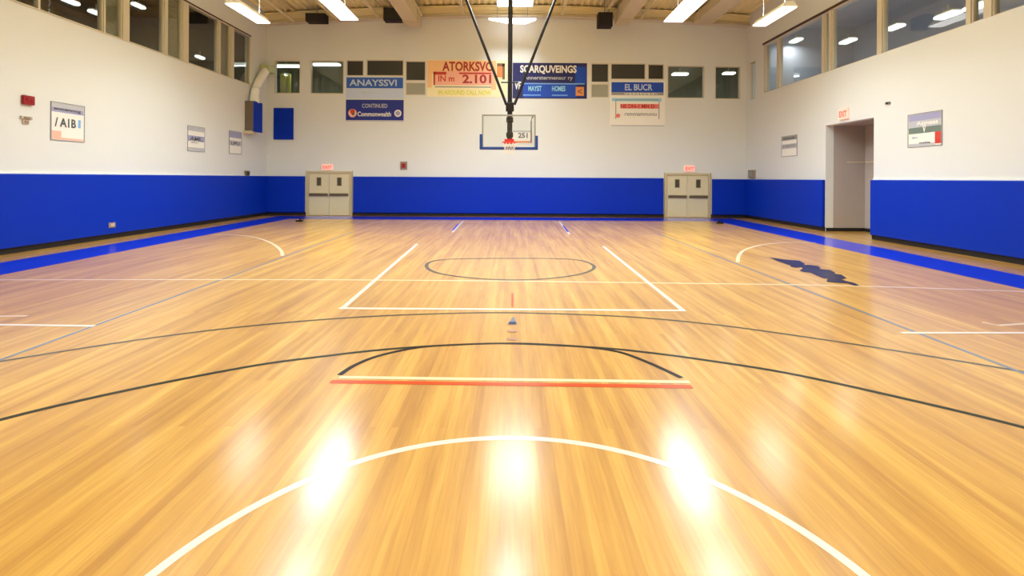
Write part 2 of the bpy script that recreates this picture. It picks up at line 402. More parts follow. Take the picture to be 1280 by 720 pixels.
struct(m.build('trim_alcove', M['door']))
# back wall
def bhole(x0, y0, x1, y1): a = bk(x0, y0); b = bk(x1, y1); return (a.x, b.x, b.z, a.z)
BW = [((343, 75.5), (375, 117), 'glass'), ((388, 75.5), (429.5, 117.5), 'glass'), ((433, 75), (454.5, 95), 'black'), ((458, 74.5), (504.5, 95), 'black'),
      ((507, 76), (532, 101), 'black'), ((507, 103), (532, 119), 'grey'), ((739, 79), (761, 103), 'black'), ((739, 105), (761, 122), 'grey'),
      ((763.5, 79), (807, 99.5), 'black'), ((810, 80), (830, 99.5), 'black'), ((834.5, 82), (880.5, 123), 'glass'), ((894, 83), (925.5, 124), 'glass')]
m = MB(); wall_with_holes(m, 'y', YB, T, XL - T, XR + T, -0.2, ZT + 0.4, [bhole(*a, *b) for a, b, k in BW]); struct(m.build('wall_back', M['wall']))
m = MB(); m.box((XL - T, YF - T, -0.2), (XR + T, YF, ZT + 0.4)); struct(m.build('wall_front', M['wall']))

# galleries behind the glass
def gallery(name, x0, x1, y0, y1, z0, z1, ma, open_side):
    m = MB(); t = 0.1
    if open_side != 'x0': m.box((x0 - t, y0, z0), (x0, y1, z1))
    if open_side != 'x1': m.box((x1, y0, z0), (x1 + t, y1, z1))
    if open_side != 'y0': m.box((x0 - t, y0 - t, z0), (x1 + t, y0, z1))
    if open_side != 'y1': m.box((x0 - t, y1, z0), (x1 + t, y1 + t, z1))
    m.box((x0 - t, y0 - t, z0 - t), (x1 + t, y1 + t, z0)); m.box((x0 - t, y0 - t, z1), (x1 + t, y1 + t, z1 + t))
    return struct(m.build(name, ma))
gallery('wall_gallery_right', XR + T + 0.001, XR + 5.2, 4.5, YB + T - 0.1, 4.6, 9.1, M['gal_r'], 'x0')
gallery('wall_gallery_left', XL - 5.2, XL - T - 0.001, 4.5, YB + T - 0.1, 4.6, 8.9, M['gal_l'], 'x1')
gallery('wall_gallery_back', XL - 1.6, XR + 1.6, YB + T + 0.001, YB + 4.2, 4.9, 8.3, M['gal_b'], 'y0')

# window frames and panes
wn = [0]; tn = [10]
def side_window(X, sgn, pa, pb, z0, z1, kind):
    wn[0] += 1
    ya, yb = sorted((sd(pa, 222, X).y, sd(pb, 222, X).y))
    m = MB(); f = 0.03; d0, d1 = X + sgn * 0.04, X + sgn * 0.16
    m.box((d0, ya, z0), (d1, yb, z0 + f)); m.box((d0, ya, z1 - f), (d1, yb, z1)); m.box((d0, ya, z0 + f), (d1, ya + f, z1 - f)); m.box((d0, yb - f, z0 + f), (d1, yb, z1 - f))
    fr = struct(m.build('window_%d' % wn[0], M['frame']))
    m = MB(); m.box((X + sgn * 0.095, ya + f, z0 + f), (X + sgn * 0.105, yb - f, z1 - f)); m.build('pane', M['glass'], fr)
    if kind == 'blind':
        m = MB(); n = 26
        for i in range(n):
            zc = z0 + f + (z1 - z0 - 2 * f) * (i + 0.5) / n
            m.box((X + sgn * 0.18, ya + 0.01, zc - 0.036), (X + sgn * 0.19, yb - 0.01, zc + 0.036))
        m.build('blind', M['blind'], fr)
def mullions(name, X, sgn, spans, z0, z1):
    for a, b in spans:
        tn[0] += 1; m = MB()
        ya, yb = sorted((sd(a, 222, X).y, sd(b, 222, X).y)); m.box((X + sgn * 0.0, ya, z0), (X + sgn * 0.2, yb, z1))
        struct(m.build('trim_%d' % tn[0], M['frame']))
for a, b, k in LW: side_window(XL, -1, a, b, ZLs, ZLt, k)
for a, b, k in RW: side_window(XR, 1, a, b, ZRs, ZRt, k)
side_window(XR, 1, 936, 943.5, 5.55, 7.3, 'glass')
mullions('trim_1', XL, -1, [(LW[i][1], LW[i + 1][0]) for i in range(1, len(LW) - 1)], ZLs, ZLt)
mullions('trim_2', XR, 1, [(954, 955)] + [(RW[i][1], RW[i + 1][0]) for i in range(len(RW) - 1)], ZRs, ZRt)
m = MB(); m.box((XR - 0.03, 4, ZRt), (XR - 0.001, sd(953, 222, XR).y, ZRt + 0.09)); struct(m.build('trim_3', M['dark_trim']))
m = MB(); m.box((XL + 0.001, 4, ZLt), (XL + 0.02, sd(313, 222, XL).y, ZLt + 0.05)); struct(m.build('trim_4', M['dark_trim']))
m = MB(); m.box((XL, 4, ZLs - 0.03), (XL + 0.02, sd(306, 222, XL).y, ZLs)); struct(m.build('trim_5', M['frame']))
for a, b, k in BW:
    wn[0] += 1; h = bhole(*a, *b); m = MB(); f = 0.04; y0, y1 = YB + 0.02, YB + 0.12
    m.box((h[0], y0, h[2]), (h[1], y1, h[2] + f)); m.box((h[0], y0, h[3] - f), (h[1], y1, h[3])); m.box((h[0], y0, h[2] + f), (h[0] + f, y1, h[3] - f)); m.box((h[1] - f, y0, h[2] + f), (h[1], y1, h[3] - f))
    fr = struct(m.build('window_%d' % wn[0], M['frame']))
    m = MB(); m.box((h[0] + f, YB + 0.06, h[2] + f), (h[1] - f, YB + 0.07, h[3] - f))
    m.build('pane' if k == 'glass' else 'panel', M[{'glass': 'glass', 'black': 'black_panel', 'grey': 'grey_panel'}[k]], fr)

# gallery lights (seen through the glass)
def gallery_light(p, along, ln, wd, label, power=14, mat_='lens_small'):
    t = empty('gallery_light', p, label, 'light', 'gallery lights behind glass')
    dx, dy = (wd, ln) if along == 'y' else (ln, wd)
    m = MB(); m.bbox((p.x - dx / 2, p.y - dy / 2, p.z), (p.x + dx / 2, p.y + dy / 2, p.z + 0.10), 0.04); m.build('lens', M[mat_], t)
    m = MB(); m.box((p.x - dx / 2.4, p.y - dy / 2.4, p.z + 0.10), (p.x + dx / 2.4, p.y + dy / 2.4, p.z + 0.15)); m.tube([(p.x, p.y, p.z + 0.15), (p.x, p.y, p.z + 0.35)], 0.02, 6); m.build('housing', M['housing'], t)
    l = bpy.data.lights.new('gallery_lamp', 'AREA'); l.shape = 'RECTANGLE'; l.size = dx; l.size_y = dy; l.energy = power; l.color = (0.93, 0.98, 1.0)
    lo = bpy.data.objects.new('lamp', l); C.objects.link(lo); lo.location = (0, 0, -0.03); lo.parent = t
    return t
for px, py, X, lb, pw in [(995, 52, XR + 2.1, 'small oval light behind the right wall glass, nearest the corner', 90), (1060, 53, XR + 2.2, 'oval light behind the right wall glass, left of the wide cream mullion', 90),
                      (1118, 36, XR + 2.6, 'pale light behind the right glass just past the wide cream mullion', 90), (1185, 21, XR + 1.7, 'largest oval light behind the right wall glass', 90), (1222, 10, XR + 2.2, 'oval light behind the narrow right wall pane', 30)]:
    gallery_light(sd(px, py, X), 'y', 0.7, 0.34, lb, 34)
for px, py, X, lb, pw in [(88, 4, XL - 1.8, 'light behind the nearest dark left pane, at the top of frame', 9), (120, 18, XL - 2.6, 'lower small light behind the nearest dark left pane', 6),
                      (173, 9, XL - 1.8, 'brightest light behind the second dark left pane', 9), (250, 73, XL - 2.8, 'faint tiny light behind the third dark left pane', 6)]:
    gallery_light(sd(px, py, X), 'y', 0.55, 0.2, lb, pw)
for px, py, Y, lb, ln in [(357, 84, YB + 1.4, 'long light behind the leftmost back wall window', 1.6), (408, 82, YB + 1.6, 'long light behind the second back wall window from left', 1.4),
                          (850, 94, YB + 1.5, 'oval bright light behind the wide right back window', 0.8), (911, 93, YB + 2.0, 'slanted light behind the rightmost back window', 0.6)]:
    gallery_light(bk(px, py, Y), 'x', ln, 0.35, lb, 16)
for x0, x1, lb in [(350, 356, 'yellow post behind the leftmost back wall window, left one'), (359, 362, 'thin yellow post behind the leftmost back wall window, right one')]:
    a = bk(x0, 92, YB + 1.2); b = bk(x1, 116, YB + 1.2); m = MB(); m.bbox((a.x, a.y, 4.905), (b.x, a.y + 0.2, a.z), 0.02)
    tag(m.build('yellow_post', M['yellow']), lb, 'post', 'yellow posts in the gallery')

# ------------------------------------------------------------------ baseboards and wall padding
ZP = 1.86; PT = 0.12
dl = (bk(382.5, 222).x, bk(441.5, 222).x); dr = (bk(829.5, 222).x, bk(889, 222).x)
m = MB(); m.box((XL, YF, 0), (XL + 0.05, YB, 0.15)); struct(m.build('baseboard_left', M['black_base']))
m = MB(); m.box((XR - 0.05, YF, 0), (XR, DYa, 0.15)); m.box((XR - 0.05, DYb, 0), (XR, YB, 0.15)); struct(m.build('baseboard_right', M['black_base']))
m = MB()
for a, b in [(XL + 0.05, dl[0]), (dl[1], dr[0]), (dr[1], XR - 0.05)]: m.box((a, YB - 0.05, 0), (b, YB, 0.15))
struct(m.build('baseboard_back', M['black_base']))
def pad(lo, hi, label):
    m = MB(); m.bbox(lo, hi, 0.025); tag(m.build('wall_pad', M['pad']), label, 'wall padding')
pad((XL + 0.001, YF + 0.01, 0.14), (XL + PT, YB - PT - 0.002, ZP), 'long blue wall padding along the whole left wall')
pad((XL + 0.001, YB - PT, 0.14), (dl[0] - 0.03, YB - 0.001, ZP), 'short blue padding on back wall between left corner and left double door')
pad((dl[1] + 0.03, YB - PT, 0.14), (dr[0] - 0.03, YB - 0.001, ZP), 'wide blue padding on back wall between the two double doors')
pad((dr[1] + 0.03, YB - PT, 0.14), (XR - 0.001, YB - 0.001, ZP - 0.03), 'short blue padding on back wall right of right double door')
pad((XR - PT, DYb + 0.01, 0.14), (XR - 0.001, YB - PT - 0.002, ZP - 0.03), 'blue padding on right wall between the corner and tall opening')
pad((XR - PT, YF + 0.01, 0.14), (XR - 0.001, DYa - 0.01, ZP - 0.03), 'large blue padding on right wall nearest the viewer, right of tall opening')
# thin cream cap line above the padding
m = MB(); m.box((XL + 0.001, YF, ZP + 0.005), (XL + 0.03, YB, ZP + 0.05)); struct(m.build('trim_6', M['white']))
m = MB(); m.box((XR - 0.03, YF, ZP - 0.025), (XR - 0.001, DYa - 0.01, ZP + 0.02)); struct(m.build('trim_7', M['white']))

# ------------------------------------------------------------------ double doors
def double_door(n, x0, x1, top):
    t = struct(MB().build('door_%d' % n, M['door_frame'])); bpy.data.objects.remove(t)
    m = MB(); fw = 0.12; yf = YB - 0.07
    m.box((x0, yf, 0), (x0 + fw, YB - 0.001, top)); m.box((x1 - fw, yf, 0), (x1, YB - 0.001, top)); m.box((x0 + fw, yf, top - fw), (x1 - fw, YB - 0.001, top))
    m.box((x0 - 0.03, yf + 0.03, 0), (x0, YB - 0.001, top + 0.03)); m.box((x1, yf + 0.03, 0), (x1 + 0.03, YB - 0.001, top + 0.03))
    t = struct(m.build('door_%d' % n, M['door_frame'], None, 0.008))
    xm = (x0 + x1) / 2
    if n == 2:
        m = MB(); m.box((xm - 0.035, yf - 0.01, 0), (xm + 0.035, YB - 0.06, top - fw)); m.build('centre_post', M['door'], t)
    for a, b, hs in [(x0 + fw + 0.01, xm - 0.012 if n == 1 else xm - 0.04, 1), (xm + 0.012 if n == 1 else xm + 0.04, x1 - fw - 0.01, -1)]:
        m = MB(); m.box((a, YB - 0.05, 0.01), (b, YB - 0.005, top - fw - 0.01)); lf = m.build('door_leaf', M['door'], t, 0.006)
        zc = top * 0.765; xc = (a + b) / 2; 
        m = MB(); m.box((xc - 0.10, YB - 0.06, zc - 0.19), (xc + 0.10, YB - 0.05, zc + 0.19)); m.build('door_window', M['dark_glass'], lf)
        m = MB()
        for q0, q1, r0, r1 in [(-0.125, -0.10, -0.215, 0.215), (0.10, 0.125, -0.215, 0.215), (-0.10, 0.10, -0.215, -0.19), (-0.10, 0.10, 0.19, 0.215)]: m.box((xc + q0, YB - 0.065, zc + r0), (xc + q1, YB - 0.05, zc + r1))
        m.build('window_bead', M['door_frame'], lf)
        m = MB(); zb = top * 0.475
        m.bbox((a + 0.03, YB - 0.13, zb - 0.055), (b - 0.03, YB - 0.085, zb + 0.055), 0.012)
        m.box((a + 0.05, YB - 0.086, zb - 0.05), (a + 0.13, YB - 0.05, zb + 0.05)); m.box((b - 0.13, YB - 0.086, zb - 0.05), (b - 0.05, YB - 0.05, zb + 0.05))
        m.build('push_bar', M['push_bar'], lf)
    return t
double_door(1, dl[0] + 0.04, dl[1] - 0.04, bk(410, 214.0).z)
double_door(2, dr[0] + 0.04, dr[1] - 0.04, bk(860, 216.5).z)
for px, py, lb in [(375, 277, 'small black door stop on floor left of left double door'), (899, 279.5, 'small black door stop on floor right of right double door')]:
    p = fl(px, py); m = MB(); m.prism([(p.x - 0.14, p.y - 0.1), (p.x + 0.14, p.y - 0.1), (p.x + 0.10, p.y + 0.1), (p.x - 0.10, p.y + 0.1)], 0.001, 0.07)
    m.tube([(p.x, p.y, 0.06), (p.x, p.y, 0.16)], 0.035, 8)
    tag(m.build('door_stop', M['mast']), lb, 'door stop')

# ------------------------------------------------------------------ roof
m = MB()
def ridge(x): return ZT - 0.42 * abs(x / XR) ** 1.6       # roof sags to the eaves
xs = []; x = XL - T; k = 0
while x < XR + T: xs.append(x); x += 0.076
prof = []
for i, x in enumerate(xs): prof.append((x, ridge(x) + (0.05 if (i // 2) % 2 else 0.0)))
nv = len(prof)
vs = [(x, YF - T, z) for x, z in prof] + [(x, YB + T, z) for x, z in prof] + [(x, YF - T, z + 0.35) for x, z in prof] + [(x, YB + T, z + 0.35) for x, z in prof]
m.add(vs, [(i, nv + i, nv + i + 1, i + 1) for i in range(nv - 1)] + [(2 * nv + i, 2 * nv + i + 1, 3 * nv + i + 1, 3 * nv + i) for i in range(nv - 1)])
struct(m.build('ceiling', M['deck']))
# edge beam along the back wall with a pale bottom flange
m = MB(); n = 24
def seg_x(y0, y1, f0, f1, mi):
    for i in range(n):
        xa = XL + (XR - XL) * i / n; xb = XL + (XR - XL) * (i + 1) / n
        za0, za1, zb0, zb1 = ridge(xa) + f0, ridge(xa) + f1, ridge(xb) + f0, ridge(xb) + f1
        m.add([(xa, y0, za0), (xb, y0, zb0), (xb, y1, zb0), (xa, y1, za0), (xa, y0, za1), (xb, y0, zb1), (xb, y1, zb1), (xa, y1, za1)],
              [(0, 3, 2, 1), (4, 5, 6, 7), (0, 1, 5, 4), (1, 2, 6, 5), (2, 3, 7, 6), (3, 0, 4, 7)], mi)
seg_x(YB - 0.34, YB - 0.001, -0.60, -0.54, 1); seg_x(YB - 0.20, YB - 0.14, -0.54, -0.12, 0); seg_x(YB - 0.30, YB - 0.001, -0.12, -0.06, 0)
seg_x(YB - 0.26, YB - 0.14, -0.40, -0.36, 0); 
struct(m.build('trim_8', [M['joist'], M['frame']]))
# open web steel joists running away from the viewer
JX = [-10.3, -8.3, -6.3, -4.3, -2.3, 2.3, 4.3, 6.0, 7.8, 9.4]
ords = ['leftmost', 'second', 'third', 'fourth', 'fifth', 'sixth', 'seventh', 'eighth', 'ninth', 'rightmost']
def joist_mesh():
    m = MB(); L0, L1 = YF + 0.3, YB - 0.36
    for dx in (-0.05, 0.012):
        m.box((dx, L0, -0.09), (dx + 0.038, L1, -0.03)); m.box((dx, L0, -0.58), (dx + 0.038, L1, -0.52))
    n = 44; dy = (L1 - L0) / n
    for i in range(n):
        a = (0, L0 + i * dy, -0.55 if i % 2 else -0.06); b = (0, L0 + (i + 1) * dy, -0.06 if i % 2 else -0.55)
        m.tube([a, b], 0.016, 6)
    return m
j0 = None
for i, x in enumerate(JX):
    if j0 is None: j0 = joist_mesh().build('roof_joist', M['joist']); o = j0
    else: o = j0.copy(); C.objects.link(o)
    o.location = (x, 0, ridge(x) + 0.02)
    tag(o, 'tan open web steel roof joist, %s counting from the left wall' % ords[i], 'roof joist', 'steel roof joists')

# ------------------------------------------------------------------ ceiling lights
def light_fixture(x, y, z, ln, wd, label, power=None, zt=None):
    t = empty('ceiling_light', (x, y, z), label, 'ceiling light', 'ceiling lights')
    m = MB(); m.world = False
    m.bbox((-wd / 2, -ln / 2, 0.0), (wd / 2, ln / 2, 0.05), 0.015); ob = m.build('lens', M['lens'], t)
    m = MB(); m.world = False            # trough housing, wider at the lens
    a, b, h0, h1 = wd / 2 + 0.03, wd / 4, 0.0, 0.20
    l2 = ln / 2 + 0.03
    v = [(-a, -l2, 0.03), (a, -l2, 0.03), (a, l2, 0.03), (-a, l2, 0.03), (-b, -l2, h1), (b, -l2, h1), (b, l2, h1), (-b, l2, h1)]
    m.add(v, [(4, 5, 6, 7), (0, 1, 5, 4), (1, 2, 6, 5), (2, 3, 7, 6), (3, 0, 4, 7)]); m.build('housing', M['housing'], t)
    m = MB(); m.world = False
    zr = ridge(x) - z + 0.02
    for yy in (-ln * 0.35, ln * 0.35):
        m = MB(); m.world = False; m.tube([(0, yy, h1), (0, yy, zr)], 0.012, 6); m.build('hanger', M['grey_steel'], t)
    l = bpy.data.lights.new('lamp', 'AREA'); l.shape = 'RECTANGLE'; l.size = wd; l.size_y = ln; l.energy = power or LAMP_W; l.color = LAMP_COL; l.spread = math.radians(150)
    lo = bpy.data.objects.new('lamp', l); C.objects.link(lo); lo.parent = t; lo.location = (0, 0, -0.02)
    u = bpy.data.lights.new('roof_fill', 'AREA'); u.shape = 'RECTANGLE'; u.size = wd * 0.4; u.size_y = ln; u.energy = UP_W if abs(x) < 7 or y > 14 else 25; u.color = LAMP_COL; u.spread = math.radians(150)  # fill lamp added on top of the housing to brighten the roof
    uo = bpy.data.objects.new('roof_fill', u); C.objects.link(uo); uo.parent = t; uo.location = (0, 0, h1 + 0.02); uo.rotation_euler = (math.pi, 0, 0)
    return t
light_fixture(-8.35, 16.2, 6.95, 1.9, 0.42, 'slim bright ceiling light close to the left wall windows', 75)
light_fixture(-5.35, 15.2, 6.95, 3.1, 0.56, 'wide glaring ceiling light between left wall and black speaker boxes', 330)
light_fixture(0.08, 18.4, 8.55, 3.4, 1.35, 'broad ceiling light directly behind the hoop mast', 380)
light_fixture(5.25, 15.2, 6.95, 3.1, 0.60, 'wide glaring ceiling light between the hoop mast and right wall', 330)
light_fixture(8.30, 16.3, 6.98, 1.9, 0.42, 'slim bright ceiling light close to the right wall windows', 75)
# shallow strip light against the back wall
a = bk(611, 27, 23.7); b = bk(670, 27, 23.7)
t = empty('strip_light', ((a.x + b.x) / 2, 23.7, a.z - 0.08), 'thin bright strip light at the top of back wall behind the mast', 'ceiling light')
m = MB(); hw = (b.x - a.x) / 2; mx = (a.x + b.x) / 2; zc = a.z
prof_ = [(-hw, 0.10), (-hw * 0.6, 0.02), (-hw * 0.2, -0.06), (hw * 0.55, -0.08), (hw, 0.10)]
v = [(mx + x, 23.6, zc + z) for x, z in prof_] + [(mx + x, 23.8, zc + z) for x, z in prof_] + [(mx + x, 23.6, zc + 0.14) for x, z in prof_] + [(mx + x, 23.8, zc + 0.14) for x, z in prof_]
n5 = 5
m.add(v, [(i, n5 + i, n5 + i + 1, i + 1) for i in range(4)] + [(i, i + 1, 2 * n5 + i + 1, 2 * n5 + i) for i in range(4)] + [(n5 + i, 3 * n5 + i, 3 * n5 + i + 1, n5 + i + 1) for i in range(4)] + [(2 * n5 + i, 2 * n5 + i + 1, 3 * n5 + i + 1, 3 * n5 + i) for i in range(4)] + [(0, 2 * n5, 3 * n5, n5), (4, n5 + 4, 3 * n5 + 4, 2 * n5 + 4)])
m.build('lens', M['lens'], t)
for sx in (-0.7, 0.7):
    m = MB(); m.tube([(mx + sx, 23.7, zc + 0.141), (mx + sx, 23.7, ridge(0) - 0.03)], 0.012, 6); m.build('hanger', M['grey_steel'], t)
l = bpy.data.lights.new('lamp', 'AREA'); l.shape = 'RECTANGLE'; l.size = 2 * hw; l.size_y = 0.2; l.energy = 45; l.color = LAMP_COL; l.spread = math.radians(75)
lo = bpy.data.objects.new('lamp', l); C.objects.link(lo); lo.parent = t; lo.location = (0, 0, -0.03)
rows = {12.4: 'level with the tall opening', 6.0: 'over the near circle', -0.5: 'behind the viewer'}  # unseen rows of fixtures, added to light the room
cols = {-8.4: 'along the left wall', -5.3: 'left of centre', 0.0: 'on the centre line', 5.3: 'right of centre', 8.3: 'along the right wall'}
for y, rl in rows.items():
    for x, cl in cols.items():
        light_fixture(x, y, 8.3, 2.4, 0.5, 'added unseen ceiling light %s, %s' % (cl, rl), (15 if abs(x) > 7 else 165) if y > 10 else (10 if abs(x) > 7 else 76))

# ------------------------------------------------------------------ speakers and ducts under the roof
def hung_box(name, x0, y0, x1, y1, Y, depth, ma, label, cat, parts):
    a = bk(x0, y0, Y); b = bk(x1, y1, Y)
    t = empty(name, ((a.x + b.x) / 2, Y + depth / 2, b.z), label, cat)
    m = MB(); m.bbox((a.x, Y, b.z), (b.x, Y + depth, a.z), 0.02); m.build('cabinet', ma, t)
    m = MB(); m.box((a.x + 0.04, Y - 0.015, b.z + 0.04), (b.x - 0.04, Y - 0.001, a.z - 0.04)); m.build('grille', M['mast'], t)
    m = MB(); cx = (a.x + b.x) / 2; m.tube([(cx, Y + depth / 2, a.z - 0.01), (cx, Y + depth / 2, ridge(cx) - 0.03)], 0.025, 8); m.build('bracket', M['grey_steel'], t)
hung_box('loudspeaker', 381.5, 16, 406, 26.5, 23.3, 0.5, M['speaker'], 'low black speaker box under roof, leftmost of the three', 'speaker', 0)
hung_box('loudspeaker', 479, 9, 501, 25, 23.0, 0.5, M['speaker'], 'black speaker box beside the beige duct left of the mast', 'speaker', 0)
hung_box('loudspeaker', 748, 15, 766, 32.5, 22.8, 0.5, M['speaker'], 'tall black speaker box right of the mast', 'speaker', 0)
def duct(pa, pb, Ya, Yb, label, w0):
    # rectangular duct running towards the viewer, open cap at near end
    a = bk(*pa, Yb); b = bk(*pb, Yb)
    t = empty('air_duct', ((a.x + b.x) / 2, Yb, b.z), label, 'air duct')
    m = MB(); m.bbox((a.x, Ya, b.z), (b.x, Yb, a.z), 0.02); m.build('casing', M['duct'], t)
    m = MB()
    for k in range(3):
        yy = Ya + 0.25 + k * (Yb - Ya - 0.4) / 2.2; m = MB(); m.box((a.x - 0.03, yy, b.z - 0.03), (b.x + 0.03, yy + 0.05, a.z + 0.03)); m.build('flange', M['duct'], t)
    m = MB()
    for yy in (Ya + 0.5, Yb - 0.5):
        m = MB(); m.tube([((a.x + b.x) / 2, yy, a.z - 0.01), ((a.x + b.x) / 2, yy, ridge(a.x) - 0.02)], 0.015, 6); m.build('hanger', M['grey_steel'], t)
duct((509, 16), (526, 34), 15.0, 24.0, 'beige square duct under the roof left of the hoop mast', 0)
duct((768, 16), (786, 31.5), 15.0, 24.0, 'beige square duct under the roof beside the tall black speaker', 0)
duct((866, 20), (888, 31), 16.0, 24.0, 'beige duct under the roof right of the right glaring light', 0)

# round duct sections near the left lights
def pipe(pts, r, name, ma, label, cat):
    m = MB(); m.tube(pts, r, 20); 
    return tag(m.build(name, ma), label, cat)

# ------------------------------------------------------------------ basketball goal hanging from the roof
YG = 16.2
g = bk(637, 187, YG); gx = g.x
goal = empty('basketball_hoop', (gx, YG, 2.72), 'glass basketball backboard with red rim hanging from black roof mast', 'basketball hoop')
tl, br_ = bk(602.5, 143, YG), bk(669.5, 185.5, YG)
x0, x1, z0, z1 = tl.x, br_.x, br_.z, tl.z
m = MB(); m.box((x0 + 0.03, YG - 0.01, z0 + 0.03), (x1 - 0.03, YG + 0.01, z1 - 0.03)); board = m.build('backboard', M['clear'], goal)
m = MB(); q = 0.045
for a in [((x0, YG - 0.03, z0), (x0 + q, YG + 0.03, z1)), ((x1 - q, YG - 0.03, z0), (x1, YG + 0.03, z1)), ((x0 + q, YG - 0.03, z0), (x1 - q, YG + 0.03, z0 + q)), ((x0 + q, YG - 0.03, z1 - q), (x1 - q, YG + 0.03, z1))]: m.box(*a)
m.build('backboard_frame', M['grey_steel'], goal, 0.006)
# inner grey strap at right
m = MB(); p0 = bk(664, 178, YG + 0.08); p1 = bk(664, 152, YG + 0.08); p2 = bk(668, 144, YG + 0.08); m.tube([p0, p1, bk(665, 147.5, YG + 0.08), p2], 0.022, 8); m.build('frame_strap', M['grey_steel'], goal)
m = MB(); bz = 0.06
e0, e1 = bk(599.5, 187, YG), bk(672.5, 169, YG); zb = bk(637, 187.2, YG).z
m.bbox((e0.x, YG - 0.06, zb), (e1.x, YG + 0.06, zb + 0.085), 0.015)
m.bbox((e0.x, YG - 0.06, zb + 0.04), (e0.x + 0.085, YG + 0.06, e1.z + 0.02), 0.015); m.bbox((e1.x - 0.085, YG - 0.06, zb + 0.04), (e1.x, YG + 0.06, e1.z - 0.02), 0.015)
m.build('bottom_padding', M['bb_pad'], goal)
rz = bk(637, 179, YG).z; rr = 0.225; rcy = YG - 0.15 - rr
m = MB(); m.tube([(gx + rr * math.cos(a), rcy + rr * math.sin(a), rz) for a in [2 * math.pi * i / 32 for i in range(32)]], 0.014, 8, closed=True)
m.bbox((gx - 0.16, YG - 0.05, rz - 0.03), (gx + 0.14, YG - 0.011, rz + 0.13), 0.01)
m.add([(gx - 0.13, YG - 0.05, rz + 0.01), (gx + 0.13, YG - 0.05, rz + 0.01), (gx + 0.09, YG - 0.19, rz), (gx - 0.09, YG - 0.19, rz), (gx - 0.13, YG - 0.05, rz - 0.03), (gx + 0.13, YG - 0.05, rz - 0.03), (gx + 0.09, YG - 0.19, rz - 0.02), (gx - 0.09, YG - 0.19, rz - 0.02)],
      [(0, 3, 2, 1), (4, 5, 6, 7), (0, 1, 5, 4), (1, 2, 6, 5), (2, 3, 7, 6), (3, 0, 4, 7)])
m.build('rim', M['rim'], goal)
m = MB(); nn = 12
for i in range(nn):
    for s in (1, -1):
        pts = []
        for k in range(6):
            t = k / 5; a = 2 * math.pi * (i + s * t * 1.5) / nn; r = rr * (1 - 0.5 * t ** 0.8); pts.append((gx + r * math.cos(a), rcy + r * math.sin(a), rz - 0.01 - 0.36 * t))
        m.tube(pts, 0.0055, 5)
m.build('net', M['net'], goal)
# mast
zj = bk(637, 133, YG).z
m = MB(); ym = YG + 0.30
m.tube([(gx, ym, z0 + 0.30), (gx, ym, zj + 0.2)], 0.085, 14); m.tube([(gx, ym, zj + 0.1), (gx, ym, ridge(0) + 0.01)], 0.074, 14)
mast = m.build('mast', M['mast'], goal)
m = MB()
for zz in (bk(637, 149, YG).z, bk(637, 168, YG).z):
    m = MB(); m.bbox((gx - 0.11, YG + 0.03, zz - 0.07), (gx + 0.11, ym + 0.09, zz + 0.07), 0.015); m.build('mast_bracket', M['mast'], goal)
m = MB(); m.bbox((gx - 0.13, ym - 0.11, zj - 0.12), (gx + 0.13, ym + 0.11, zj + 0.16), 0.02); m.build('mast_collar', M['mast'], goal)
def cut(pA, pB):    # extend a brace line up to the roof
    a, b = bk(*pA, ym), bk(*pB, ym); zt = 9.75; t = (zt - a.z) / (b.z - a.z); return [a, a + (b - a) * t]
for A_, B2 in [((633, 131), (583, 0)), ((643, 131), (694, 0))]:
    m = MB(); m.tube(cut(A_, B2), 0.046, 10); m.build('brace', M['mast'], goal)
m = MB(); m.tube([bk(596, 34, ym) + Vector((0, 0.02, 0)), bk(596, 34, ym)], 0.01, 6)
m = MB(); zc = bk(637, 103, ym).z; hw = bk(648, 103, ym).x - gx; m.tube([(gx - hw - 0.02, ym, zc), (gx + hw, ym, zc)], 0.025, 8); m.build('cross_tie', M['mast'], goal)
# beam carrying the goal
m = MB(); zz = 9.55; m.box((-2.4, ym - 0.08, zz), (2.4, ym + 0.08, zz + 0.05)); m.box((-2.4, ym - 0.012, zz + 0.05), (2.4, ym + 0.012, zz + 0.2)); m.box((-2.4, ym - 0.08, zz + 0.2), (2.4, ym + 0.08, zz + 0.25))
tag(m.build('support_beam', M['joist']), 'tan steel beam under the roof carrying the hoop mast', 'beam')

# ------------------------------------------------------------------ banners and posters
def text_mesh(txt, width, height, ma, parent, frame, off=(0, 0), bold=0.012, name='lettering'):
    """frame = (origin, right, up, normal): flat lettering centred at off on that plane"""
    cu = bpy.data.curves.new('t', 'FONT'); cu.body = txt; cu.align_x = 'CENTER'; cu.align_y = 'CENTER'; cu.offset = bold; cu.extrude = 0.0; cu.resolution_u = 3
    ob = bpy.data.objects.new('t', cu); C.objects.link(ob)
    dg = bpy.context.evaluated_depsgraph_get(); dg.update()
    me = bpy.data.meshes.new_from_object(ob.evaluated_get(dg))
    bpy.data.objects.remove(ob); bpy.data.curves.remove(cu)
    xs = [v.co.x for v in me.vertices]; ys = [v.co.y for v in me.vertices]
    sx = width / (max(xs) - min(xs)); sy = height / (max(ys) - min(ys)); mx, my = (max(xs) + min(xs)) / 2, (max(ys) + min(ys)) / 2
    o, r, u, n = frame
    for v in me.vertices: v.co = o + r * (off[0] + (v.co.x - mx) * sx) + u * (off[1] + (v.co.y - my) * sy) + n * 0.012
    me.materials.append(ma); me.name = name
    ob = bpy.data.objects.new(name, me); C.objects.link(ob); ob.parent = parent; ob.matrix_parent_inverse = parent.matrix_world.inverted()
    return ob
